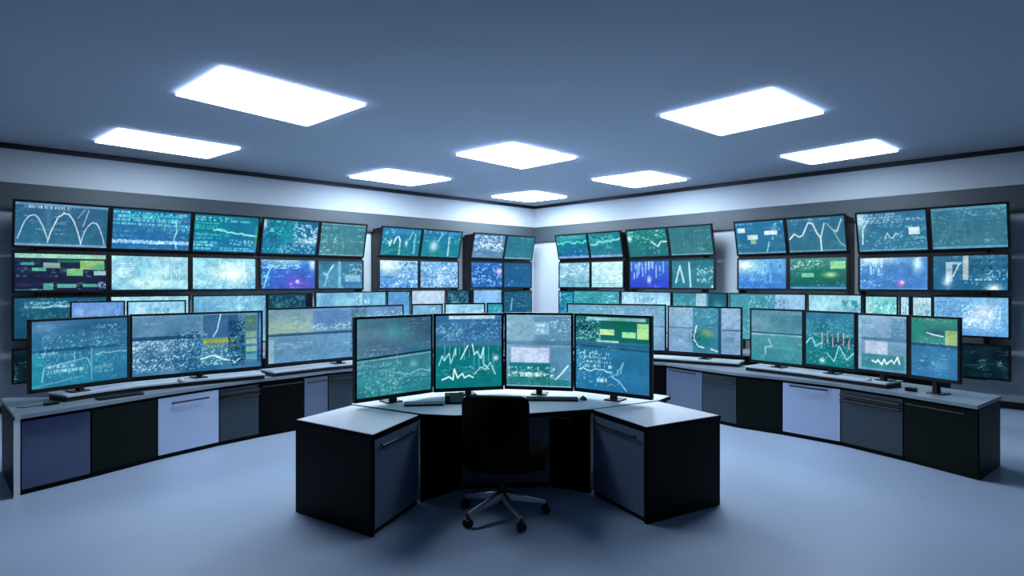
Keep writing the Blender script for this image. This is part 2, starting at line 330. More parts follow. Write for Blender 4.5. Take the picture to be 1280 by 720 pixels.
def p_third(p):
    p.g('24607c','205068'); p.n(.1,.1,.9,.25,'78b4c8',.5); p.j(.2,1,.25,.06,'8cc4d4',1.6,8); p.b(.3,.6,.1,.3,'3c7880',.5); p.n(.1,.3,.6,.9,'508c9c',.15)
def p_dull(p):
    p.g('12242e','142a30'); p.h_('1f3c40',.6,3); p.j(.1,.9,.6,.1,'2a4c50',1.2,6)
def p_cloud(p):
    p.g('70acd8','5c98cc'); p.t(0,.1,.6,.5,'386ca0',5,.5,.5); p.b(.7,.45,.14,.3,'d4e4f8',.95); p.n(.4,.2,.9,.8,'e0f0fc',.3); p.n(0,.05,1,1,'90c0e8',.25); p.b(.5,.6,.1,.1,'dceaf8',.7)
def p_paleblue(p):
    p.g('6c94d0','7ca4d8'); p.t(.05,.1,.7,.7,'8cb4e4',3,.7,.5); p.n(.8,.05,1,.8,'5078b4',.3)
def p_whitish(p):
    p.g('8cc4e0','a0d0e8'); p.t(.3,.1,.8,.5,'4c84a8',2,.6,.7); p.n(.0,.1,1,.9,'c8e8f4',.25); p.b(.2,.3,.1,.4,'b4dcec',.8)
def p_mist(p):
    p.g('6ca8cc','68a4d0'); p.h_('8cc8d8',.6,3); p.rct(.6,0,.64,1,'9cd4e0',.6); p.n(.5,.05,.75,.9,'bce4ec',.2)
def p_dark(p):
    p.g('1c4c60','1a4450'); p.n(.05,.05,.9,.8,'5c9ca8',.25); p.rct(.85,0,1,1,'0c1420',.9); p.b(.25,.4,.1,.15,'64acac',.8)
def p_lightgrey(p):
    p.g('b8d0e4','b0c8e4'); p.h_('a4c0dc',.5,2)
def p_green2(p):
    p.g('3c94a8','4098a0'); p.n(0,.05,1,1,'50c4b0',.25); p.n(.7,.1,1,.9,'a0d0f0',.3)
def p_aqua(p):
    p.g('80c8cc','74bccc'); p.n(0,.1,1,1,'34b0a8',.3); p.rct(0,0,.2,1,'b0dce0',.6); p.n(.1,.1,1,.9,'c0ecec',.2)
def p_tower2(p):
    p.g('b0d0dc','98c4d4'); p.n(.1,.1,.9,.9,'5ca8b8',.3)
# desk monitors
def p_sketch(p):
    p.g('3d6f98','2a7c98'); p.b(.15,.1,.3,.1,'6890b8',.8); p.b(.7,.12,.5,.1,'245878',.7); p.rct(0,.42,1,.47,'1d4a6c',.6); p.rct(0,.47,.12,1,'2c90a4',.7); p.n(.1,.2,.6,.42,'7cb4cc',.16); p.n(.6,.1,.9,.4,'88b8cc',.25)
    p.t(.1,.46,.35,.52,'a0d0dc',1,.6); p.l([(.1,.9),(.12,.7),(.55,.6),(.6,.75)],'8cc4d4',1.2); p.l([(.42,.5),(.42,.65)],'98ccd8'); p.l([(.6,.45),(.6,.95)],'7cb8cc'); p.t(.15,.66,.58,.8,'b8dce4',2,.6); p.j(.65,1,.55,.02,'90c4d0',1.4,6); p.n(.1,.5,1,.95,'58a0b8',.2); p.t(.68,.72,.9,.88,'94c8d4',2,.5); p.l([(0,.97),(.5,.88)],'5c98b0',1.5); p.b(.9,.9,.2,.15,'286890',.6)
def p_city(p):
    p.g('5c88a8','2c6890'); p.h_('7ca0bc',.5,3); p.rct(.52,.02,.8,.42,'37608c',.8); p.l([(.6,.4),(.63,.3),(.65,.1),(.66,0)],'b8dcec',1.5); p.rct(0,.36,.5,.42,'1c4060',.7); p.n(.0,.42,.4,.95,'c0dcec',.35); p.n(.3,.3,.5,.95,'1c5078',.4); p.n(.35,.3,.55,.95,'8cc0d4',.25)
    p.rct(.52,.44,.78,.52,'8c9c38',.85); p.n(.52,.46,.78,.62,'b8b850',.3); p.n(.5,.62,.8,.9,'a8ece8',.3); p.j(.5,.82,.76,.05,'d0f0f0',1.8,9,1,.1); p.n(.72,.05,.86,.95,'12405c',.6); p.rct(.86,.05,.96,.32,'50786c',.9)
    for v,c in [(.36,'88a488'),(.48,'9cb898'),(.62,'8cb4a0'),(.76,'60a8a8')]: p.rct(.87,v,.96,v+.09,c,.9)
    p.rct(.965,0,1,.9,'234f84',.9); p.b(.99,.3,.01,.3,'a0c4e0',.6)
def p_tiles(p):
    p.g('6890b8','5c90b8'); p.rct(0,.02,.3,.48,'7c9c9c',.6); p.b(.12,.35,.18,.15,'a4bca0',.8); p.rct(.3,.05,.55,.35,'5c80b4',.8); p.n(.3,.3,.58,.42,'b0d4d0',.35); p.rct(0,.46,.6,.5,'2c5068',.8); p.rct(.02,.52,.55,.95,'6490b0',.7); p.rct(0,.55,.04,1,'90b0bc',.8)
    p.n(.58,.0,.7,1,'285c60',.4); p.rct(.62,.4,.7,.9,'a4c4a0',.7); p.b(.66,.3,.05,.12,'b4c890',.8); p.b(.66,.8,.04,.1,'a0c848',.6); p.n(.7,.1,1,.45,'a0d0e8',.2); p.rct(.72,.5,1,.52,'a0c4e4',.6); p.n(.68,.4,1,.6,'8cb8dc',.25)
def p_blank(p):
    p.g('5a7c94','2c7c88'); 
    p.rct(0,0,1,.5,'52748c',1); p.b(.9,.1,.5,.3,'38506c',.8); p.b(.2,.2,.5,.08,'7896a8',.5); p.n(.1,.38,.6,.49,'84a8b8',.12); p.b(.8,.44,.3,.05,'2c5888',.6)
    p.l([(0,.515),(1,.46)],'061018',2.2); p.l([(0,.545),(1,.49)],'98bcc4',1.3); p.h_('3c9098',.4,4); p.c(.35,.55,.68,.3,'7cc0c4',4,1,.6); p.j(.5,1,.75,.05,'7cc0cc',1.2,9,1,-.05); p.n(.1,.8,.6,.98,'90ccc8',.18); p.j(.6,1,.88,.03,'1c6880',1.6,8,1,-.08); p.b(.75,.62,.05,.04,'a0d4d4',.5)
def p_trace(p):
    p.g('3c6c9c','107c80'); p.rct(0,.0,1,.37,'3f719f',.8); p.rct(.2,.0,.9,.05,'c4dcec',.8); p.n(.05,.1,.95,.36,'78acc8',.22); p.n(.6,.05,1,.3,'1c4c7c',.3); p.rct(0,.37,1,.42,'4a7894',.9); p.b(.5,.5,.5,.06,'144858',.7); p.rct(0,.43,1,.99,'137878',.55)
    p.l([(.05,.68),(.1,.55),(.13,.62),(.2,.52),(.23,.66),(.3,.45),(.3,.55)],'a8e0e0',1.4); p.l([(.38,.6),(.48,.42)],'d0f0ec',1.8); p.l([(.55,.4),(.58,.55),(.62,.5),(.68,.6),(.72,.45),(.72,.68),(.8,.75)],'c4ecec',1.6); p.c(.1,.98,.55,.25,'78bcc0',12,1,.7)
    p.l([(.1,.88),(.2,.84),(.26,.88),(.28,.74),(.33,.86),(.4,.8),(.43,.86),(.5,.83),(.56,.86)],'e0fcf8',2); p.l([(.58,.82),(.68,.72),(.76,.76),(.82,.66),(.9,.82)],'a8dcd8',1.5); p.b(.91,.6,.035,.035,'f8ece8',1)
def p_photo(p):
    p.g('7ca4bc','608ca4'); p.rct(.42,.03,1,.36,'4f80a4',.7); p.rct(.42,.1,.66,.28,'7cb0d0',.9); p.rct(.46,.13,.6,.16,'d0ecf4',.8); p.n(.46,.18,.6,.26,'e0f0f4',.5); p.n(.68,.05,1,.35,'a4ccd0',.25); p.rct(0,.36,1,.42,'4c7494',.8); p.b(.25,.2,.3,.2,'8cb0c0',.6)
    p.rct(.08,.46,.66,.66,'b8c8e0',1); p.rct(.02,.44,.08,.8,'7898b0',.7); p.rct(.05,.67,.68,.9,'1c7880',.9); p.rct(.68,.45,1,.9,'5488ac',.7); p.n(.03,.72,.75,.88,'c4f0ec',.38); p.t(.2,.78,.72,.88,'e4fcf8',1,.8); p.l([(.75,.9),(.84,.82),(.95,.7)],'c0ecd8',2.2); p.rct(0,.9,1,.98,'1e7878',.8); p.n(0,.88,1,.98,'4c9c98',.2); p.rct(0,.98,1,1,'90b8d0',1)
def p_mosaic(p):
    p.g('2f7880','2b729c'); p.rct(0,0,1,.34,'1c6860',.9); p.rct(.15,.02,.95,.06,'a8d0d8',.8); p.n(0,.04,.35,.34,'90c8e0',.35); p.n(0,.04,.3,.2,'10304c',.4); p.rct(.34,.17,.54,.25,'b8dca0',.95); p.rct(.64,.2,.82,.27,'98dca0',.9); p.rct(.84,.08,.98,.28,'b8e498',.85); p.b(.6,.1,.15,.06,'147050',.7)
    p.rct(.3,.32,.6,.35,'c8ecd8',.7); p.rct(0,.36,1,.44,'30658c',.9); p.l([(0,.4),(1,.44)],'1c4060',1.2); p.rct(0,.46,1,1,'2e74a0',.7); p.n(.02,.46,.35,.7,'90d4e4',.3); p.t(.1,.48,.55,.7,'a8e0e8',4,.4); p.j(.05,.5,.72,.03,'c0ecf0',1.4,9); p.n(.0,.7,.6,.95,'7cc0d4',.12); p.t(.3,.82,.5,.9,'e0f8f8',1,.6); p.l([(.5,.8),(.6,.85),(.7,.97)],'9cd0e4',1.3); p.l([(.62,.75),(.66,.6),(.56,.78)],'8cc4dc',1.2); p.b(.9,.7,.15,.2,'3478a4',.5)
def p_panes(p):
    p.g('6ca0bc','7098bc'); p.n(0,.1,.6,.4,'50a8a4',.25); p.rct(0,.46,1,.49,'34607c',.7); p.b(.5,.75,.4,.2,'90b4d0',.6); p.n(.2,.05,.9,.3,'a4d0dc',.12); p.b(.85,.4,.1,.3,'a0b8d4',.6)
def p_panes2(p):
    p.g('88acc4','7898bc'); p.rct(0,.44,.35,.48,'4c7494',.6); p.rct(.35,0,.7,.98,'38809c',.85); p.n(.35,.0,.7,.3,'6cb0b8',.2); p.b(.5,.7,.16,.18,'1c7c78',.8); p.b(.55,.55,.1,.08,'90a468',.7); p.l([(.4,.4),(.36,.7),(.42,.85),(.5,.88)],'dcf0ec',1.6); p.l([(.6,.9),(.7,.95)],'c4e8e8',2); p.n(.33,.5,.45,.9,'143c4c',.3)
    p.rct(.7,0,.74,1,'244c68',.9); p.rct(.76,.02,1,.42,'90acd0',.8); p.rct(.75,.46,1,.49,'34587c',.9); p.b(.84,.68,.08,.05,'30607c',.8); p.rct(.74,.5,1,1,'7ca0c4',.5)
def p_pale2(p):
    p.g('7498ac','3c8c94'); p.rct(0,0,1,.42,'6a8ca4',.9); p.b(.9,.2,.4,.12,'4c6c90',.7); p.b(.3,.25,.3,.08,'88a8b8',.6); p.rct(0,.43,1,.455,'163850',1); p.rct(0,.455,1,.49,'98b8c4',.9); p.l([(.35,.55),(.42,.7),(.28,.72),(.3,.85)],'b4dce0',1.3); p.l([(.3,.72),(.9,.72)],'80bcc0',1,.6); p.h_('3c8890',.4,3)
def p_trace2(p):
    p.g('3c7898','107c80'); p.h_('4c9cb0',.5,3); p.rct(0,.42,1,1,'107478',.6); p.rct(.5,.44,1,.6,'1c5064',.7); p.c(.3,.95,.52,.2,'e0a8a0',6,1.6,.8); p.j(.0,.35,.6,.12,'a8dce0',1.5,6); p.l([(.45,.75),(.6,.9),(.7,.6),(.85,.85),(1,.7)],'b4e4e4',1.2); p.b(.35,.9,.06,.05,'e8f8f4',.9); p.n(0,.1,1,.95,'70b4c0',.12)
def p_trace3(p):
    p.g('3a7894','107880'); p.rct(0,.4,1,1,'0f7078',.8); p.l([(.02,.5),(.15,.38),(.2,.3)],'a0d0dc',1.4); p.l([(.25,.45),(.35,.6),(.45,.75),(.5,.7)],'c8ecec',1.5); p.l([(.6,.7),(.7,.5),(.8,.8)],'c0e8e8',1.4); p.c(.3,1,.5,.15,'503848',7,1.2,.7); p.l([(.1,.85),(.05,.65)],'c8ecec',1.4); p.b(.77,.82,.06,.04,'a8e0e0',.9); p.n(0,0,1,.35,'5c9cb8',.2)
def p_photo2(p):
    p.g('88a8c4','6090b0'); p.rct(0,.4,1,.45,'4c7494',.7); p.rct(.7,.05,1,.4,'5884a8',.8); p.rct(.15,.47,.62,.72,'b0c0d4',1); p.rct(.08,.7,.95,.95,'3c8890',.85); p.l([(.3,.82),(.38,.85),(.42,.8),(.5,.88),(.55,.78),(.6,.86),(.7,.78),(.75,.84),(.82,.72),(.86,.84)],'ecf8fa',2); p.rct(0,.05,.06,1,'90b0c8',.7); p.t(.7,.05,1,.35,'8cb8d0',5,.6,.6)
def p_greenlime(p):
    p.g('3c8878','3c78a8'); p.rct(0,.0,1,.42,'40887c',.8); p.b(.55,.25,.2,.08,'285870',.8); p.l([(.35,.25),(.5,.28),(.7,.3)],'c4e0e4',1.8); p.b(.15,.2,.15,.15,'2c9078',.8); p.rct(.74,.2,1,.48,'9cbc7c',.95); p.rct(0,.43,1,.48,'28547c',.9); p.rct(0,.48,1,1,'3a78a8',.8); p.b(.6,.8,.15,.08,'6ca8c8',.5); p.n(.4,.65,.8,.95,'64a4c4',.12)

SEED = [100]
def screen_mesh(name, x0, x1, z0, z1, y, fn, wpx, hpx, parent):
    SEED[0] += 7
    w, h = int(min(220, max(10, wpx))), int(min(140, max(8, hpx)))
    p = Pic(w, h, SEED[0]); fn(p); p.finish()
    a = lin(np.clip(p.a, 0, 1))
    xs = np.linspace(x0, x1, w); zs = np.linspace(z1, z0, h)
    X, Z = np.meshgrid(xs, zs)
    co = np.stack([X, np.full_like(X, y), Z], -1).reshape(-1, 3)
    idx = np.arange(w*h).reshape(h, w)
    fc = np.stack([idx[1:, :-1], idx[1:, 1:], idx[:-1, 1:], idx[:-1, :-1]], -1).reshape(-1, 4)
    me = bpy.data.meshes.new(name)
    me.vertices.add(w*h); me.vertices.foreach_set('co', co.ravel())
    me.loops.add(fc.size); me.loops.foreach_set('vertex_index', fc.ravel().astype(np.int32))
    me.polygons.add(len(fc)); me.polygons.foreach_set('loop_start', np.arange(0, fc.size, 4, dtype=np.int32))
    me.update(calc_edges=True)
    at_ = me.color_attributes.new('picture', 'FLOAT_COLOR', 'POINT')
    rgba = np.concatenate([a.reshape(-1, 3), np.ones((w*h, 1))], 1).astype(np.float32)
    at_.data.foreach_set('color', rgba.ravel())
    return link(name, me, M_screen, parent)

def display(name, label, cat, group, A, B, zb, zt, fn, wpx, hpx, tilt=0, thick=0.05, bz=0.03, chin=0.0, root_z=None, stand=None):
    """flat display from plan point A (viewer's left) to B; zb/zt along its own height"""
    mid = (A+B)/2; d = B-A; W = d.length
    rz = math.atan2(d.y, d.x); base = zb if root_z is None else root_z
    t = thing(name, label, cat, (mid.x, mid.y, base), (tilt, 0, rz), group)
    h0, h1 = zb-base, zb-base+(zt-zb)/math.cos(tilt)
    # housing behind and a raised bezel ring
    bm = bmesh.new()
    add_box(bm, -W/2, W/2, 0.008, thick, h0, h1)
    for (a, b, c, e_) in ((-W/2, W/2, h0, h0+bz+chin), (-W/2, W/2, h1-bz, h1), (-W/2, -W/2+bz, h0+bz+chin, h1-bz), (W/2-bz, W/2, h0+bz+chin, h1-bz)):
        add_box(bm, a, b, 0, 0.0081, c, e_)
    obj('bezel', bm, M_bezel, t)
    screen_mesh('screen', -W/2+bz, W/2-bz, h0+bz+chin, h1-bz, 0.005, fn, wpx, hpx, t)
    if stand:
        kind, foot = stand
        bm = bmesh.new()
        add_box(bm, -0.03, 0.03, thick, thick+0.03, foot+0.012, h0+0.25*(h1-h0))
        add_box(bm, -0.022, 0.022, thick-0.03, thick, foot+0.012, h0)
        obj('stand_post', bm, M_plastic, t)
        bw = min(0.08, W*0.4); obj('stand_base', box(-bw, bw, 0.0, 0.17, foot, foot+0.012, bevel=0.004), M_plastic, t)
    return t

# ------------------------------------------------------------------ video walls
def rack(side, pa, pb, zbot, zmid, ztop, label):
    A, B = wallpt(pa, side, 0.0), wallpt(pb, side, 0.0)
    Af, Bf = wallpt(pa, side, 0.30), wallpt(pb, side, 0.30)
    n = NL if side == 'L' else NR
    # the frame's footprint is the front line pushed straight back to the wall
    u = (Bf-Af).normalized(); W = (Bf-Af).length
    ia = 0.3 if pa < 20 else 0.0; ib = 0.3 if (pb > 1260 or pb == 894) else 0.0
    t = thing('display_rack', label, 'display rack', (Af.x, Af.y, zbot), (0, 0, math.atan2(u.y, u.x)), 'racks that carry the video wall screens')
    back = 0.29
    def prof(x0, x1):
        bm = bmesh.new()
        pts = [(back, 0), (0.055, 0), (0.055, zmid-zbot), (0.055-0.16, ztop-zbot-0.03), (back, ztop-zbot-0.05)]
        lo = [bm.verts.new((x0, y, z)) for y, z in pts]; hi = [bm.verts.new((x1, y, z)) for y, z in pts]
        k = len(pts); bm.faces.new(lo); bm.faces.new(hi[::-1])
        for i in range(k): bm.faces.new((lo[i], hi[i], hi[(i+1) % k], lo[(i+1) % k]))
        return bm
    obj('side_cheek', prof(ia, ia+0.04), M_house, t); obj('side_cheek', prof(W-ib-0.04, W-ib), M_house, t)
    for z0, z1 in ((0.0, 0.06), (zmid-zbot-0.07, zmid-zbot+0.03), (ztop-zbot-0.15, ztop-zbot-0.1)):
        obj('cross_rail', box(ia+0.04, W-ib-0.04, 0.06, back, z0, z1), M_house, t)
    return t

G = 'video wall screens in the racks along the walls'
ZM = lambda px: 2.36+0.10*max(0, 1-abs(px-668)/620)
# rows for (side, columns [(x0,x1)], pictures top, pictures mid)
groups = [
 ('L', [(14,136),(136,238),(238,322),(324,396),(396,455)],
  [(p_arch,'top row wall screen showing three white arched curves on blue, at the far left'),
   (p_rows,'top row wall screen with turquoise text rows, right of the arched chart screen'),
   (p_teal,'top row wall screen with vivid green-teal text rows on the left wall'),
   (p_dots,'top row wall screen filled with teal and white dots on the left wall'),
   (p_slate,'top row wall screen of plain slate teal at the right end of the widest rack')],
  [(p_map,'second row wall screen with dark map and lime and green blocks, far left'),
   (p_pale,'pale second row wall screen right beside the dark green-block map screen'),
   (p_burst,'pale second row wall screen with a white burst, left wall'),
   (p_violet,'second row wall screen glowing violet blue with a pink spot, left wall'),
   (p_figure,'second row wall screen with white slanted figure beside the violet blue screen')],
  'widest black rack of wall screens, on the left wall'),
 ('L', [(473,524),(524,574)],
  [(p_bluecurve,'top row wall screen with a white hooked curve, middle rack of the left wall'),
   (lambda p:(p.g('2078a4','1e8890'), p.b(.3,.6,.1,.2,'d8f0f4',.9), p.l([(.4,.4),(.5,.1)],'9cd4e8',1.3), p.l([(.68,.2),(.7,.95)],'b0e0e8',1.4), p.n(.7,.1,1,.5,'50c4b0',.25), p.n(0,0,1,.15,'8cccec',.3)),'top row wall screen with a white blob and thin line, middle left wall rack')],
  [(p_snow,'second row wall screen, white above and blue below, middle rack of the left wall'),
   (lambda p:(p.g('78b0dc','6ca4dc'), p.n(0,.05,1,1,'3870b0',.3), p.n(0,.05,1,1,'d4ecfc',.35), p.b(.5,.6,.12,.2,'d8ecf8',.6)),'second row wall screen speckled white on pale blue, middle rack of the left wall')],
  'black two-column rack of wall screens, middle of the left wall'),
 ('L', [(588,629),(629,665)],
  [(lambda p:(p.g('5484b0','6088a8'), p.n(0,.05,.9,.7,'c4d8ec',.4), p.j(.2,1,.5,.15,'d8e8f4',1.4,9)),'top row wall screen with white frothy speckles, rack next to the room corner'),
   (lambda p:(p.g('2c748c','2c7c8c'), p.rct(0,.94,1,1,'b0cce0',.7), p.b(.5,.5,.2,.3,'3c8498',.5)),'plain teal top row wall screen on the left wall next to the room corner')],
  [(lambda p:(p.g('2c68b8','2a64a8'), p.n(0,.05,1,1,'90ccf8',.4), p.n(0,.05,1,1,'1c48b0',.2), p.b(.9,.35,.1,.12,'f0d4f4',.9)),'deep blue speckled second row wall screen with a pink dot, next to the room corner'),
   (lambda p:(p.g('1e5c8c','226494'), p.n(0,.6,1,.9,'70bcf0',.06)),'plain dark blue second row wall screen on the left wall next to the room corner')],
  'black two-column rack of wall screens on the left wall, closest to the corner'),
 ('R', [(698,738),(738,780)],
  [(p_green,'top row wall screen with a bright green squiggle, first column right of the room corner'),
   (lambda p:(p.g('1a8088','2a7c90'), p.j(0,1,.45,.06,'80e8d8',2,10,1,-.2), p.n(0,.05,.8,.4,'60d0c8',.25), p.rct(0,.9,1,1,'a8b4e4',.7)),'top row wall screen with a rising mint line, second column right of the room corner')],
  [(p_wave,'pale second row wall screen with soft white waves, first column right of the room corner'),
   (lambda p:(p.g('c0e4ec','a4d4dc'), p.c(.3,.9,.5,.4,'dcf4f4',7,1,.7), p.rct(.05,.82,.9,.86,'5ca8b0',.6), p.n(.4,.1,1,.8,'e8fafa',.2)),'very pale whitish second row wall screen, second column right of the room corner')],
  'black two-column rack of wall screens on the right wall, closest to the corner'),
 ('R', [(786,838),(838,894)],
  [(lambda p:(p.g('1a8078','2a747c'), p.n(0,.05,1,.35,'a0dce0',.25), p.b(.06,.3,.07,.12,'d4f0f0',.9), p.j(.6,1,.55,.1,'d8eef0',1.6,6), p.n(.2,.2,1,.9,'80d4c0',.12)),'green-teal top row wall screen with white flecks, second rack of the right wall'),
   (lambda p:(p.g('3a7880','3f7c84'), p.c(.3,.8,.5,.4,'5c989c',6,1,.5), p.rct(0,.95,1,1,'90b8c8',.7)),'plain grey-teal top row wall screen, second rack of the right wall')],
  [(lambda p:(p.g('3a78d0','3444cc'), p.c(0,.6,.3,.5,'a0c4f8',8,1.3), p.c(.1,.9,.2,.4,'bcd8f8',9,1), p.b(.5,.7,.05,.12,'f4ecff',.9)),'ultramarine second row wall screen with white streaks, second rack of the right wall'),
   (lambda p:(p.g('2c7884','327c94'), p.l([(.1,.8),(.2,.2),(.3,.8)],'c0e4f0',2), p.l([(.42,.1),(.46,.95)],'b8e0f0',2), p.n(.6,.2,1,.8,'b0e4ec',.3), p.b(.97,.95,.03,.05,'ffffff',1)),'teal second row wall screen with two white spikes, second rack of the right wall')],
  'black two-column rack of wall screens on the right wall, second from the corner'),
 ('R', [(921,985),(985,1061)],
  [(p_patch,'top row wall screen with three white blocks, third rack of the right wall'),
   (p_peak,'top row wall screen with a tall white peaked curve, third rack of the right wall')],
  [(p_ice,'second row wall screen fading from white to blue, third rack of the right wall'),
   (p_forest,'dark green second row wall screen with pale green patches, third rack of the right wall')],
  'black two-column rack of wall screens on the right wall, third from the corner'),
 ('R', [(1072,1163),(1163,1264)],
  [(p_ticker,'top row wall screen with a white block among text, last rack of the right wall'),
   (p_plain,'plain grey-blue top row wall screen at the far right end')],
  [(p_pink,'blue second row wall screen with a magenta spot, last rack of the right wall'),
   (p_tower,'second row wall screen with pale vertical bars at the far right end')],
  'black rack of wall screens at the far right end of the right wall'),
]
ZT, ZB = 3.075, 1.73
for side, cols, tops, mids, rlab in groups:
    pmid = (cols[0][0]+cols[-1][1])/2; zm = ZM(pmid)
    ends = cols[0][0] < 20 or cols[-1][1] > 1260
    rack(side, cols[0][0], cols[-1][1], 0.42, zm, ZT, rlab)
    for (a, b), tp, md in zip(cols, tops, mids):
        A, B = wallpt(a, side, 0.30), wallpt(b, side, 0.30)
        d = (B-A).normalized()*0.004
        w = (b-a)*1.1
        off = wallpt((a+b)/2, side, 0.30).y
        h = 0.62/off*F*1.1
        display('wall_screen', tp[1], 'screen', G, A+d, B-d, zm+0.012, ZT, tp[0], w, h*1.1, tilt=math.radians(13.5), bz=0.032)
        display('wall_screen', md[1], 'screen', G, A+d, B-d, ZB+0.02, zm-0.035, md[0], w, h, bz=0.036)
def low(side, a, b, z0, z1, fn, lab):
    A, B = wallpt(a, side, 0.30), wallpt(b, side, 0.30); d = (B-A).normalized()*0.004
    display('wall_screen', lab, 'screen', G, A+d, B-d, z0, z1, fn, (b-a)*1.1, 55, bz=0.03)
low('L', 14, 136, 1.06, 1.70, p_third, 'dim third row wall screen at the far left, behind the nearest desk monitor')
low('L', 136, 238, 1.06, 1.70, p_pale, 'third row wall screen on the left wall of which only a pale top sliver shows')
low('L', 14, 136, 0.44, 0.95, p_dull, 'almost black bottom wall screen at the far left')
low('L', 629, 665, 1.06, 1.70, lambda p:(p.rct(0,0,1,1,'1c5878'), p.l([(.25,.8),(.3,.3)],'88c4d0',1.4), p.n(0,.05,1,.9,'38789c',.2)), 'dark teal third row wall screen on the left wall beside the corner')
low('R', 698, 738, 1.06, 1.70, p_dots, 'narrow visible third row wall screen first right of the room corner')
low('R', 1163, 1264, 1.06, 1.70, p_cloud, 'third row wall screen with a white cloudy tower at the far right end')
low('R', 1163, 1264, 0.44, 0.97, p_dull, 'almost black bottom wall screen at the far right end')

# ------------------------------------------------------------------ long curved desks
def poly_pts(spec): return [at(px, Y) for px, Y in spec]
def offset(pts, d, outx):
    """offset a polyline sideways by d, towards the side of outx (a direction)"""
    out = []
    for i, p in enumerate(pts):
        a = pts[max(0, i-1)]; b = pts[min(len(pts)-1, i+1)]
        t = (b-a).normalized(); n = Vector((-t.y, t.x))
        if n.y < 0 and abs(n.y) > 0.2 or (abs(n.y) <= 0.2 and n.x*outx < 0): n = -n
        out.append(p+n*d)
    return out
def strip(f, b, z0, z1, bm=None):           # slab between two polylines
    bm = bm or bmesh.new(); n = len(f)
    v = [[bm.verts.new((p.x, p.y, z)) for p in line] for line in (f, b) for z in (z0, z1)]
    f0, f1, b0, b1 = v
    for i in range(n-1):
        bm.faces.new((f0[i], f0[i+1], f1[i+1], f1[i])); bm.faces.new((b0[i+1], b0[i], b1[i], b1[i+1]))
        bm.faces.new((f1[i], f1[i+1], b1[i+1], b1[i])); bm.faces.new((f0[i+1], f0[i], b0[i], b0[i+1]))
    bm.faces.new((f0[0], f1[0], b1[0], b0[0])); bm.faces.new((f0[-1], b0[-1], b1[-1], f1[-1]))
    return bm
def handle(A, B, z, out, parent, m, t=0.009, proud=0.03, name='handle'):
    """bar handle with two feet, in world coordinates relative to parent's location"""
    o = Vector(parent.location[:2]); a = A+out*proud-o; b = B+out*proud-o
    zz = z-parent.location[2]
    t *= 1.35
    bm = bmesh.new(); add_tube(bm, (a.x, a.y, zz), (b.x, b.y, zz), t, n=8)
    u = (b-a)*0.06
    for q in (a+u, b-u): add_tube(bm, (q.x, q.y, zz), (q.x-out.x*proud, q.y-out.y*proud, zz), t*0.8, n=8)
    return obj(name, bm, m, parent)
def cabinet(f0, f1, b0, b1, z1, doormat, label, bars=(), group=None, body=M_void, barm=None, door=True, kick=0.05, name='cabinet'):
    """cabinet with plan corners front-left, front-right, back-left, back-right"""
    c = (f0+f1+b0+b1)/4; t = thing(name, label, 'cabinet', (c.x, c.y, 0), group=group)
    u = (f1-f0).normalized(); n = Vector((u.y, -u.x))
    if n.dot(f0-b0) < 0: n = -n
    ins = u*0.004
    bd = [f0+ins-n*0.02, f1-ins-n*0.02, b1-ins, b0+ins]
    bm = prism([p-c for p in bd], 0.0, z1)
    obj('carcass', bm, body, t)
    if door:
        q = [f0+u*0.008, f1-u*0.008, f1-u*0.008-n*0.019, f0+u*0.008-n*0.019]
        dr = obj('door', prism([p-c for p in q], kick, z1-0.028), doormat, t)
        W = (f1-f0).length
        for (a, b, z, th) in bars:
            hb = handle(f0+u*W*a, f0+u*W*b, z, n, t, barm or M_steel, th, name='handle')
            hb.parent = dr
    return t
DH = 0.72
# --- left desk
Lspec = [(19,5.50),(27,5.56),(115,6.06),(198,6.66),(275,7.25),(325,7.64),(381,8.08),(411,8.36),(445,8.62),(520,9.15),(600,9.5),(632,9.6)]
Lf = poly_pts(Lspec); Lb = offset(Lf, 0.78, -1); Lb[0] = at(1, 6.35); Lb[1] = Lf[1]+(Lb[0]-Lf[0])
wt = obj('worktop', strip(Lf, Lb, DH-0.035, DH), M_greytop); tag(wt, 'long curved grey worktop along the left cabinets, under the left desk monitors', 'worktop')
Lin, Lout = offset(Lf, 0.015, -1), offset(Lf, 0.70, -1)
Lout[0] = Lf[0]+(Lb[0]-Lf[0])*0.92; Lout[1] = Lf[1]+(Lb[1]-Lf[1])*0.92
gA = 'cabinets under the left worktop'; CZ = DH-0.037
specs = [
 (M_doorgloss, 'glossy dark navy cabinet at the near end of the left desk, no handle', (), M_void),
 (M_green, 'plain black-green cabinet between the glossy navy and the pale cabinet, left desk', (), M_void),
 (M_doorwhite, 'pale blue-white cabinet with a bar handle, left desk', ((0.2, 0.8, 0.59, 0.007),), M_void),
 (M_doorgrey, 'graphite cabinet with two long rails, right of the pale cabinet on the left desk', ((0.02, 0.97, 0.60, 0.013), (0.02, 0.97, 0.545, 0.011)), M_void),
 (M_void, 'black cabinet with a slim top rail, right of the graphite cabinet on the left desk', ((0.04, 0.95, 0.62, 0.006),), M_void),
 (M_doormid, 'narrow slate cabinet with a handle, beyond the black cabinet on the left desk', ((0.1, 0.9, 0.6, 0.007),), M_void),
 (M_doorgrey, 'narrow dark cabinet with two rails just left of the centre display', ((0.05, 0.95, 0.61, 0.008), (0.05, 0.95, 0.55, 0.008)), M_void),
]
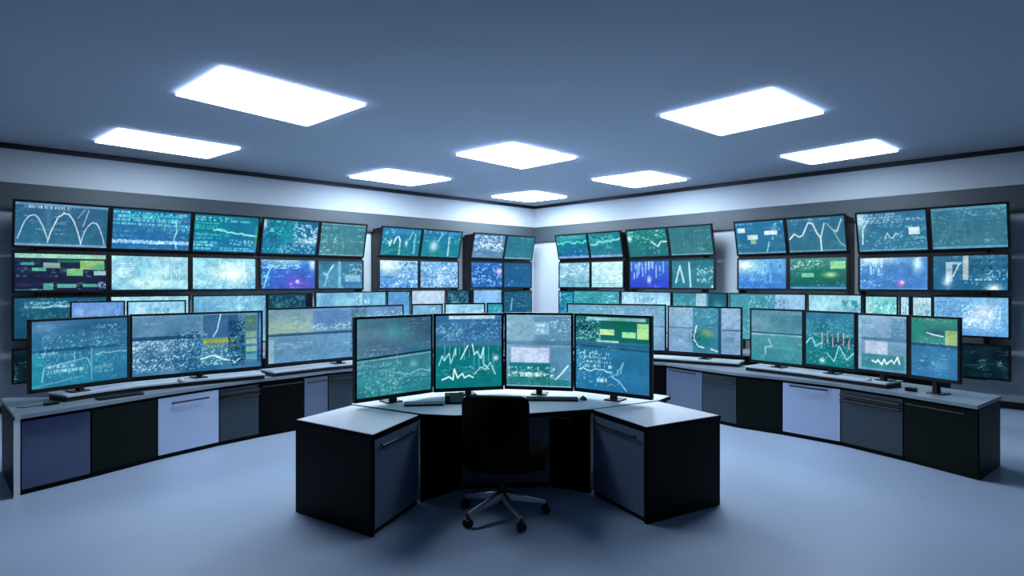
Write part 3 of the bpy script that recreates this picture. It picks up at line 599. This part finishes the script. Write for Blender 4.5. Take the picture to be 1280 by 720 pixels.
for i, (m, lab, bars, body) in enumerate(specs):
    t = cabinet(Lin[i+1], Lin[i+2], Lout[i+1], Lout[i+2], CZ, m, lab, bars, gA, body)
    if i == 0:
        c = Vector(t.location[:2]); g = Lin[1]-Vector((0.004, 0)); q = (Lout[0]-Lin[0]).normalized()
        obj('end_panel', prism([Lin[0]+q*0.03-c, g+q*0.03-c, Lout[1]-Vector((0.004, 0))-c, Lout[0]-c], 0, CZ), M_void, t)
        o = obj('front_edge', prism([Lin[0]-c, g-c, g+q*0.029-c, Lin[0]+q*0.029-c], 0, CZ), M_post, t); o['label'] = 'pale upright edge strip'
cabinet(Lin[8], Lin[11], Lout[8], Lout[11], CZ, M_void, 'black cabinet block of the left desk hidden behind the centre display', (), gA)
# --- right desk
Rspec = [(705,9.7),(760,9.6),(832,9.15),(877,8.6),(920,8.16),(977,7.78),(1050,7.26),(1128,6.64),(1222,5.98)]
Rf = poly_pts(Rspec); Rb = offset(Rf, 0.78, 1); Rb[-1] = at(1252, 6.5)
wt = obj('worktop', strip(Rf, Rb, DH-0.035, DH), M_greytop); tag(wt, 'long curved grey worktop along the right cabinets, under the right desk monitors', 'worktop')
Rin, Rout = offset(Rf, 0.015, 1), offset(Rf, 0.70, 1); Rout[-1] = Rf[-1]+(Rb[-1]-Rf[-1])*0.96
gB = 'cabinets under the right worktop'
specs = [
 (M_void, 'black cabinet block at the hidden inner end of the right desk', (), 0, 2),
 (M_doormid, 'slate cabinet with a slim handle, innermost of the visible ones on the right desk', ((0.12, 0.85, 0.63, 0.007),), 2, 3),
 (M_doorgrey, 'small dark graphite cabinet with rails left of the plain black one, right desk', ((0.05, 0.95, 0.63, 0.008), (0.05, 0.95, 0.57, 0.008)), 3, 4),
 (M_green, 'plain black-green cabinet left of the pale cabinet on the right desk', (), 4, 5),
 (M_doorwhite, 'pale blue-white cabinet with a bar handle, right desk', ((0.15, 0.8, 0.63, 0.007),), 5, 6),
 (M_doorgrey, 'graphite cabinet with two long rails, right of the pale cabinet on the right desk', ((0.02, 0.98, 0.60, 0.013), (0.02, 0.98, 0.54, 0.011)), 6, 7),
 (M_green, 'black cabinet with a slim top rail at the near end of the right desk', ((0.06, 0.85, 0.62, 0.007),), 7, 8),
]
for (m, lab, bars, i, j) in specs:
    cabinet(Rin[i], Rin[j], Rout[i], Rout[j], CZ, m, lab, bars, gB, M_void if m is not M_green else M_green)

# --- monitors on the long desks
gM = 'monitors on the curved side desks'
def zpx(Y, py): return EYE-(py-HY)*Y/F
def desk_mon(a, b, Ya, Yb, ta, tb, ba, bb, fn, lab, group=gM, foot=DH, bz=0.022, name='monitor', stand=True):
    A, B = at(a, Ya), at(b, Yb)
    zt = (zpx(Ya, ta)+zpx(Yb, tb))/2; zb = (zpx(Ya, ba)+zpx(Yb, bb))/2
    d = (B-A).normalized()*0.004
    return display(name, lab, 'monitor', group, A+d, B-d, zb, zt, fn, (b-a)*1.2, ((ba-ta)+(bb-tb))/2*1.2, bz=bz, chin=0.014, thick=0.045, root_z=foot, stand=('s', 0.0) if stand else None)
RT = 0.785                                   # top of the risers the side monitors stand on
desk_mon(36,162, 5.95,6.80, 400,394, 491,477, p_sketch, 'wide monitor at the near end of the left desk, line drawings on blue', foot=RT)
desk_mon(162,329, 6.80,7.75, 394,387.5, 477,460, p_city, 'wide monitor on the left desk with a yellow-green stripe and stacked tiles', foot=RT)
desk_mon(333,505, 7.85,9.25, 386,380, 460,442, p_tiles, 'pale blue tiled monitor on the left desk, partly behind the centre display', foot=RT)
desk_mon(514,554, 9.45,9.6, 380,379.5, 440,438, p_mist, 'small pale monitor behind the centre display, leftmost of three in a row', foot=RT)
desk_mon(555,607, 9.6,9.7, 379,378.5, 438,438, p_whitish, 'pale speckled monitor behind the centre display, middle of three in a row', foot=RT)
desk_mon(608,630, 9.7,9.72, 378.5,378.5, 438,438, p_green2, 'narrow aqua monitor behind the centre display, rightmost of three in a row', foot=RT)
desk_mon(708,833, 9.95,9.35, 378.5,381, 438,439, p_panes, 'pale teal monitor on the right desk, mostly behind the centre display', foot=RT)
desk_mon(834,928, 9.35,8.75, 381,385, 439,450, p_panes2, 'monitor on the right desk showing a green figure between pale window panes', foot=RT)
desk_mon(937,1005, 8.45,7.87, 385,387.5, 453,459, p_pale2, 'two-pane grey and green monitor, first of the four-wide row on the right desk', foot=RT)
desk_mon(1005,1070, 7.87,7.32, 387.5,391, 459,464, p_trace2, 'teal monitor with reddish bars, second of the four-wide row on the right desk', foot=RT)
desk_mon(1070,1136, 7.32,6.83, 391,394, 464,472, lambda p: p_photo2(p), 'pale monitor with white scribble, third of the four-wide row on the right desk', foot=RT)
desk_mon(1136,1200, 6.83,6.35, 394,397, 472,481, p_greenlime, 'green and blue monitor with a lime square at the near end of the right desk', foot=DH)

# --- risers under the monitors
def riser(spec, lab, side):
    pts = poly_pts(spec); s = -1 if side == 'L' else 1
    mid = sum(pts, Vector((0, 0)))/len(pts)
    t = thing('monitor_riser', lab, 'monitor riser', (mid.x, mid.y, DH), group='low risers under the side desk monitors')
    f = offset(pts, -0.13, s); b = offset(pts, 0.24, s); f2 = offset(pts, -0.115, s); b2 = offset(pts, 0.2, s)
    sh = lambda l: [p-mid for p in l]
    obj('riser_top', strip(sh(f), sh(b), 0.046, 0.0645), M_greytop2, t)
    obj('riser_body', strip(sh(f2), sh(b2), 0.001, 0.0455), M_black, t)
riser([(75,6.22),(120,6.52),(162,6.80),(245,7.27),(327,7.74)], 'long grey and black riser under the two nearest monitors of the left desk', 'L')
riser([(336,7.87),(400,8.4),(450,8.8),(505,9.25)], 'grey and black riser under the tiled monitor of the left desk', 'L')
riser([(514,9.45),(570,9.62),(630,9.72)], 'riser of the left desk hidden behind the centre display', 'L')
riser([(708,9.95),(770,9.65),(833,9.35),(926,8.78)], 'grey and black riser under the inner monitors of the right desk', 'R')
riser([(938,8.45),(1005,7.87),(1070,7.32),(1115,6.98)], 'long grey and black riser under the four-wide monitor row of the right desk', 'R')

# ------------------------------------------------------------------ back desks with the second row of monitors
gC = 'back row monitors between the walls and the side desks'
def backdesk(spec, lab, s):
    f = poly_pts(spec); b = offset(f, 0.7, s); mid = f[len(f)//2].copy()
    t = thing('desk', lab, 'desk', (mid.x, mid.y, 0))
    sh = lambda l: [p-mid for p in l]
    obj('desktop', strip(sh(f), sh(b), 0.715, 0.75), M_greytop, t)
    f2 = offset(f, 0.05, s); b2 = offset(f, 0.62, s)
    obj('front_panel', strip(sh(f2), sh(offset(f, 0.08, s)), 0.0, 0.7145), M_void, t)
    for i in range(len(f)):
        a = f2[i]-mid; c_ = b2[i]-mid; u = (c_-a).normalized(); v = Vector((-u.y, u.x))*0.015
        a = a+u*0.05
        obj('support_panel', prism([a+v, a-v, c_-v, c_+v], 0, 0.7145), M_void, t)
backdesk([(80,8.1),(200,8.75),(335,9.8),(480,11.5),(560,12.4),(630,12.9)], 'dark back desk behind the left desk monitors, by the left wall', -1)
backdesk([(712,13.0),(780,12.2),(900,10.4),(1010,9.4),(1100,8.7),(1168,8.2)], 'dark back desk behind the right desk monitors, by the right wall', 1)
def back_mon(a, b, Ya, Yb, ya, yb, fn, lab):
    A, B = at(a, Ya), at(b, Yb); zt = (zpx(Ya, ya)+zpx(Yb, yb))/2
    d = (B-A).normalized()*0.004
    display('monitor', lab, 'monitor', gC, A+d, B-d, 0.95, zt, fn, (b-a)*1.2, 50, bz=0.02, thick=0.04, root_z=0.75, stand=('s', 0.0))
back_mon(87,157, 8.3,8.65, 376.5,376, p_paleblue, 'plain periwinkle monitor in the back row, leftmost by the left wall')
back_mon(158,233, 8.65,9.1, 376,375, p_whitish, 'whitish blue back row monitor above the city picture monitor, left side')
back_mon(240,334, 9.2,10.0, 369.5,367.5, p_mist, 'misty blue back row monitor right of the whitish one, left side')
back_mon(334,391, 10.0,10.6, 367,366, p_dark, 'dark teal back row monitor, the only dark one on the left side')
back_mon(394,483, 10.7,11.8, 365.5,363.5, p_mist, 'long light blue back row monitor right of the dark one, left side')
back_mon(484,513, 11.8,12.1, 364,363.5, lambda p:(p.g('5c98c8','5c98c8'),), 'small plain sky blue back row monitor, left of the near-white one')
back_mon(514,557, 12.15,12.6, 362.5,362, p_lightgrey, 'near-white blank back row monitor left of the room corner')
back_mon(558,591, 12.6,12.9, 362.5,362, p_dark, 'small dark back row monitor between two pale ones near the corner')
back_mon(591,628, 12.9,13.2, 361.5,361.5, lambda p:(p.g('80b0dc','74a8d4'),), 'plain light blue back row monitor next to the room corner, left side')
back_mon(716,775, 13.2,12.5, 362.5,363.5, p_green2, 'green-aqua back row monitor first right of the room corner')
back_mon(776,839, 12.5,11.5, 363.5,365, p_whitish, 'pale back row monitor second right of the room corner')
back_mon(840,909, 11.5,10.5, 365,366, lambda p:(p.g('3c8c98','3c88a0'), p.n(0,.1,.6,1,'70b8c4',.2), p.rct(.45,0,.65,1,'b0cce0',.8), p.rct(.68,0,1,1,'1c6070',.9), p.b(.85,.4,.08,.2,'80ccd0',.8)), 'teal and dark split back row monitor, third right of the room corner')
back_mon(911,1008, 10.5,9.6, 366,367, lambda p:(p.g('4c94a4','4898a8'), p.n(.25,.05,.65,1,'88ccd8',.2), p.rct(.62,0,1,1,'98bce0',.85), p.n(.6,.1,.8,1,'2c7088',.25)), 'back row monitor half teal half pale blue, above the four-wide row')
back_mon(1009,1078, 9.6,9.0, 367,368, lambda p:(p.g('90c8d8','6cacc8'), p.n(.65,.1,1,1,'28808c',.5), p.b(.3,.2,.3,.2,'a8dce4',.7)), 'pale aqua back row monitor left of the turquoise speckled one, right side')
back_mon(1080,1123, 9.0,8.7, 369,369.5, p_aqua, 'turquoise speckled back row monitor, right side')
back_mon(1124,1138, 8.68,8.55, 369.5,370, lambda p:(p.g('b0d0e0','a8ccdc'), p.n(.2,.1,1,1,'5c98b0',.3)), 'very narrow whitish back row monitor near the far right end')
back_mon(1139,1166, 8.55,8.3, 370,370.5, p_tower2, 'small pale speckled back row monitor at the far right end')

# ------------------------------------------------------------------ centre workstation
DT = 0.765
def slab_top(name, poly, lab, cat):
    c = sum(poly, Vector((0, 0)))/len(poly)
    t = thing(name, lab, cat, (c.x, c.y, DT-0.035))
    obj('edge_board', prism([p-c for p in poly], 0, 0.032), M_void, t)
    ins = []
    for p in poly:
        q = p-c; ins.append(q*(1-0.014/q.length))
    obj('white_laminate', prism(ins, 0.0325, 0.036), M_whitetop, t)
    return t
def pedestal(Lp, Fp, Rp, Bp, right, lab):
    # Lp/Fp/Rp/Bp: plan corners; the door faces the knee space
    c = (Lp+Fp+Rp+Bp)/4
    t = thing('pedestal_cabinet', lab, 'cabinet', (c.x, c.y, 0), group='pedestal cabinets of the centre desk')
    if not right: a, b, out = Fp, Rp, None
    else: a, b = Rp, Fp
    u = (b-a).normalized(); n = Vector((u.y, -u.x))
    if n.dot(a-c) < 0: n = -n
    body = [Lp, Fp, Rp, Bp] if not right else [Rp, Fp, Lp, Bp]
    k = [(p-c) if p not in (a, b) else (p-c-n*0.02) for p in body]
    obj('carcass', prism(k, 0, DT-0.036), M_green, t)
    W = (b-a).length
    q = [a+u*0.03, b-u*0.012, b-u*0.012-n*0.019, a+u*0.03-n*0.019] if not right else [a+u*0.012, b-u*0.03, b-u*0.03-n*0.019, a+u*0.012-n*0.019]
    dr = obj('door', prism([p-c for p in q], 0.045, DT-0.05), M_doorblue, t)
    e0, e1 = (a, a+u*0.028) if not right else (b-u*0.028, b)
    obj('front_edge', prism([p-c for p in (e0, e1, e1-n*0.019, e0-n*0.019)], 0, DT-0.036), M_void, t)
    h0, h1 = (0.12, 0.82) if not right else (0.12, 0.86)
    hb = handle(a+u*W*h0, a+u*W*h1, 0.66, n, t, M_steel, 0.006); hb.parent = dr
    top = [p*1.0 for p in ([Lp, Fp, Rp, Bp] if not right else [Rp, Fp, Lp, Bp])]
    cc = sum(top, Vector((0, 0)))/4; top = [cc+(p-cc)*1.012-cc for p in top]
    tt = obj('top_board', prism([p for p in top], DT-0.0355, DT-0.004), M_void, t)
    li = obj('white_laminate', prism([p*(1-0.016/p.length) for p in top], DT-0.0038, DT), M_whitetop, t)
    return t
LL, LF, LR, LB = at(369.5, 5.18), at(466, 4.66), at(524, 5.36), at(440, 5.79)
RR, RF, RL, RB_ = at(900, 5.345), at(808, 4.91), at(740.6, 5.59), at(823, 5.98)
pedestal(LL, LF, LR, LB, False, 'square pedestal cabinet at the left of the centre desk, slate door facing the chair')
pedestal(RR, RF, RL, RB_, True, 'square pedestal cabinet at the right of the centre desk, slate door facing the chair')
# worktop between them
cp = [LR+Vector((0.02, 0.03)), at(577, 5.36), at(660, 5.45), RL+Vector((0.005, 0.01)), RB_+Vector((0.02, 0.035)), at(838, 6.25), at(780, 6.62), at(712, 6.85), at(640, 6.92), at(560, 6.85), at(500, 6.62), at(440, 6.1), LB+Vector((-0.02, 0.035))]
cp[1] = at(566, 5.33); cp[2] = at(665, 5.42)
slab_top('worktop', cp, 'bright white polygonal worktop of the centre desk, under the four-panel display', 'worktop')
o = obj('light_gap_panel', prism([at(505, 6.33), at(762, 6.36), at(762, 6.38), at(505, 6.35)], 0, DT-0.038), M_void)  # added to shut out slivers of light between the cabinets
tag(o, 'black panel added under the centre worktop to block light between the cabinets', 'panel')
gD = 'cabinets under the centre desk'
K1, K2, K3, K4 = LR+Vector((0.015, 0.03)), at(577, 5.74), at(688, 5.80), RL+Vector((-0.015, 0.03))
CZ2 = DT-0.037
cabinet(K2, K3, at(577, 6.25), at(688, 6.25), CZ2, M_doorblue, 'slate cabinet under the centre worktop directly behind the chair', ((0.35, 0.65, 0.66, 0.006),), gD)
cabinet(K1, K2-Vector((0.001, 0)), at(505, 6.1), at(577, 6.25)-Vector((0.001, 0)), CZ2, M_void, 'black angled cabinet left of the chair under the centre worktop', (), gD)
cabinet(K3+Vector((0.001, 0)), K4, at(688, 6.25)+Vector((0.001, 0)), at(758, 6.3), CZ2, M_void, 'black angled cabinet with a short rail, right of the chair under the centre worktop', ((0.0, 0.55, 0.665, 0.005),), gD, barm=M_bright)

gE = 'four side-by-side panels of the centre display'
cen = [(443,5.60),(541.5,6.18),(630,6.36),(717,6.22),(815,5.72)]
tops = [396,393,390.5,391.5,395]; bots = [504,491,486.5,489,500]
pics = [(p_blank,'leftmost centre display panel, blank grey above and teal below'),
        (p_trace,'centre display panel with white zigzag trace on green, second from left'),
        (p_photo,'centre display panel with a pale lilac rectangle, directly above the chair'),
        (p_mosaic,'rightmost centre display panel with lime blocks at its top')]
for i in range(4):
    desk_mon(cen[i][0], cen[i+1][0], cen[i][1], cen[i+1][1], tops[i], tops[i+1], bots[i], bots[i+1], pics[i][0], pics[i][1], gE, DT+0.0012, 0.022, 'monitor')

# things on the centre worktop
def keyboard(px, py, rz, w, m, mk, lab, dz=DT+0.0012, d=0.15):
    P = fl(px, py, dz); t = thing('keyboard', lab, 'keyboard', (P.x, P.y, dz), (0, 0, rz))
    obj('key_tray', box(-w/2, w/2, -d/2, d/2, 0, 0.016, bevel=0.004), m, t)
    bm = bmesh.new(); n = int(w/0.024)
    for r in range(5):
        for k in range(n):
            x = -w/2+0.014+k*(w-0.028)/(n-1); y = -d/2+0.02+r*(d-0.04)/4
            add_box(bm, x-0.009, x+0.009, y-0.01, y+0.01, 0.0162, 0.022)
    obj('keys', bm, mk, t); return t
def mouse(px, py, m, lab, dz=DT+0.0012, rz=0):
    P = fl(px, py, dz)
    bm = bmesh.new(); bmesh.ops.create_uvsphere(bm, u_segments=20, v_segments=12, radius=1)
    for v in bm.verts:
        v.co = Vector((v.co.x*0.034*(1-0.15*v.co.y), v.co.y*0.058, max(0, v.co.z)*0.034))
    t = thing('computer_mouse', lab, 'mouse', (P.x, P.y, dz), (0, 0, rz))
    obj('shell', bm, m, t, smooth=True)
    obj('scroll_wheel', add_tube(bmesh.new(), (-0.004, 0.03, 0.028), (0.004, 0.03, 0.028), 0.007), M_key, t)
keyboard(690, 500, -0.06, 0.50, M_plastic, M_key, 'black keyboard on the centre worktop right of the chair')
mouse(729, 499.5, M_plastic, 'black computer mouse at the right end of the centre keyboard')
keyboard(530, 506, 0.12, 0.36, M_plastic, M_palekey, 'pale keyed keyboard on the centre worktop left of the chair')
P = fl(568, 503, DT); t = thing('desk_phone', 'dark desk phone beside the chair on the centre worktop', 'phone', (P.x, P.y, DT+0.0012), (0, 0, 0.1))
bm = bmesh.new()
for i in range(1): 
    v = [bm.verts.new(c) for c in [(-.09,-.1,0),(.09,-.1,0),(.09,.1,0),(-.09,.1,0),(-.09,-.1,.02),(.09,-.1,.02),(.09,.1,.075),(-.09,.1,.075)]]
    for f in ((0,1,2,3),(4,5,6,7),(0,1,5,4),(1,2,6,5),(2,3,7,6),(3,0,4,7)): bm.faces.new([v[k] for k in f])
obj('phone_body', bm, M_plastic, t)
bm = bmesh.new(); add_box(bm, -0.085, -0.04, -0.09, 0.09, 0.055, 0.078, bevel=0.008); add_box(bm, -0.088, -0.037, -0.095, -0.055, 0.03, 0.06, bevel=0.006); add_box(bm, -0.088, -0.037, 0.055, 0.095, 0.06, 0.075, bevel=0.004)
obj('handset', bm, M_plastic, t)
# things on the side worktops
P = fl(224, 484.5, DH); 
def rise_mouse(px, Y, lab, rz):
    p = at(px, Y); q = (HY+(EYE-0.786)*F/Y)
    mouse(px, q, M_palekey, lab, 0.786, rz)
rise_mouse(226, 7.07, 'pale computer mouse on the left riser before the city picture monitor', 0.9)
rise_mouse(1086, 7.13, 'pale computer mouse on the right riser below the third monitor of the row', -0.9)
keyboard(150, 496, 0.95, 0.42, M_plastic, M_key, 'black keyboard on the near part of the left worktop', DH+0.0012, 0.13)
P = fl(1139, 489, DH); t = thing('dock_box', 'small black box on the right worktop near its near end', 'box', (P.x, P.y, DH+0.0012), (0, 0, -0.8))
obj('box_body', box(-0.055, 0.055, -0.035, 0.035, 0, 0.04, bevel=0.006), M_plastic, t)
obj('box_port', box(-0.03, 0.03, -0.04, -0.035, 0.012, 0.026), M_steel, t)
P = fl(64, 506, DH); t = thing('desk_hub', 'small low dark hub with a cable at the near end of the left worktop', 'hub', (P.x, P.y, DH+0.0012), (0, 0, 0.9))
obj('hub_body', box(-0.06, 0.06, -0.03, 0.03, 0, 0.025, bevel=0.005), M_plastic, t)
bm = bmesh.new(); pp = [(-.06, 0, .01), (-.12, .02, .006), (-.2, -.01, .006), (-.26, .04, .006)]
for a, b in zip(pp, pp[1:]): add_tube(bm, a, b, 0.004, n=8)
obj('cable', bm, M_plastic, t)

# ------------------------------------------------------------------ office chair
ch = thing('office_chair', 'black swivel office chair seen from behind, tucked at the centre desk', 'chair', (-0.08, 5.10, 0), (0, 0, math.radians(-9)))
rz0 = math.radians(9)
def rounded_slab(w, h, t, r, taper=0.0, curve=0.0, seg=6, nx=1):
    """upright slab in xz with rounded corners, thickness along y, bent by curve"""
    bm = bmesh.new(); pts = []
    for (cx, cz, a0) in ((w/2-r, h-r, 0), (-w/2+r, h-r, 90), (-w/2+r, r, 180), (w/2-r, r, 270)):
        for k in range(seg+1):
            a = math.radians(a0+90*k/seg); pts.append((cx+r*math.cos(a), cz+r*math.sin(a)))
    lo = [bm.verts.new((x, -t/2, z)) for x, z in pts]; hi = [bm.verts.new((x, t/2, z)) for x, z in pts]
    n = len(pts)
    f1 = bm.faces.new(lo); f2 = bm.faces.new(hi[::-1])
    for i in range(n): bm.faces.new((lo[i], hi[i], hi[(i+1) % n], lo[(i+1) % n]))
    es = list({e for f in (f1, f2) for e in f.edges})
    bmesh.ops.bevel(bm, geom=es, offset=t*0.35, segments=3, affect='EDGES')
    for v in bm.verts:
        x, y, z = v.co; k = 1-taper*z/h
        v.co = Vector((x*k, y-curve*(1-(2*x/w)**2), z))
    return bm
# backrest, leaning slightly towards the viewer
bm = rounded_slab(0.535, 0.60, 0.06, 0.06, taper=0.03, curve=0.03)
bmesh.ops.transform(bm, matrix=Matrix.Translation((-0.005, -0.235, 0.425)) @ Matrix.Rotation(math.radians(4), 4, 'X'), verts=bm.verts)
obj('backrest', bm, M_fabric, ch, smooth=True)
bm = rounded_slab(0.62, 0.52, 0.13, 0.09)
bmesh.ops.transform(bm, matrix=Matrix.Translation((0.05, 0.30, 0.49)) @ Matrix.Rotation(math.radians(90), 4, 'X'), verts=bm.verts)
obj('seat', bm, M_fabric, ch, smooth=True)
obj('seat_plate', box(-0.13, 0.13, -0.13, 0.13, 0.395, 0.43, bevel=0.01), M_plastic, ch)
bm = bmesh.new()
add_box(bm, -0.04, 0.04, -0.26, -0.1, 0.39, 0.415, bevel=0.008); obj('back_bracket', bm, M_plastic, ch)
bm = bmesh.new(); add_tube(bm, (0, 0, 0.12), (0, 0, 0.28), 0.03, n=20); add_tube(bm, (0, 0, 0.28), (0, 0, 0.40), 0.02, n=20)
obj('gas_lift', bm, M_plastic, ch, smooth=False)
obj('hub', add_tube(bmesh.new(), (0, 0, 0.115), (0, 0, 0.20), 0.048, 0.036, n=24), M_plastic, ch)
for k in range(5):
    a = math.radians(-137+72*k)+rz0; d = Vector((math.cos(a), math.sin(a)))
    bm = bmesh.new(); n = Vector((-d.y, d.x))
    prof = [(0.03, 0.022, 0.20, 0.135), (0.36, 0.013, 0.115, 0.085)]
    vs_ = []
    for r, w, zt, zb in prof:
        vs_.append([bm.verts.new((d.x*r+n.x*s*w, d.y*r+n.y*s*w, z)) for s, z in ((-1, zb), (1, zb), (1, zt-0.008), (0.5, zt), (-0.5, zt), (-1, zt-0.008))])
    m_ = 6
    for i in range(m_): bm.faces.new((vs_[0][i], vs_[0][(i+1) % m_], vs_[1][(i+1) % m_], vs_[1][i]))
    bm.faces.new(vs_[0][::-1]); bm.faces.new(vs_[1])
    lg = obj('leg', bm, M_bright, ch)
    bm = bmesh.new(); cx, cy = d.x*0.36, d.y*0.36
    add_tube(bm, (cx, cy, 0.06), (cx, cy, 0.10), 0.012)
    for s in (-1, 1):
        q = Vector((cx, cy))+n*s*0.017
        add_tube(bm, (q.x-n.x*0.011, q.y-n.y*0.011, 0.034), (q.x+n.x*0.011, q.y+n.y*0.011, 0.034), 0.034, n=20)
    add_box(bm, cx-0.018, cx+0.018, cy-0.018, cy+0.018, 0.03, 0.075, bevel=0.006)
    obj('caster', bm, M_plastic, lg)
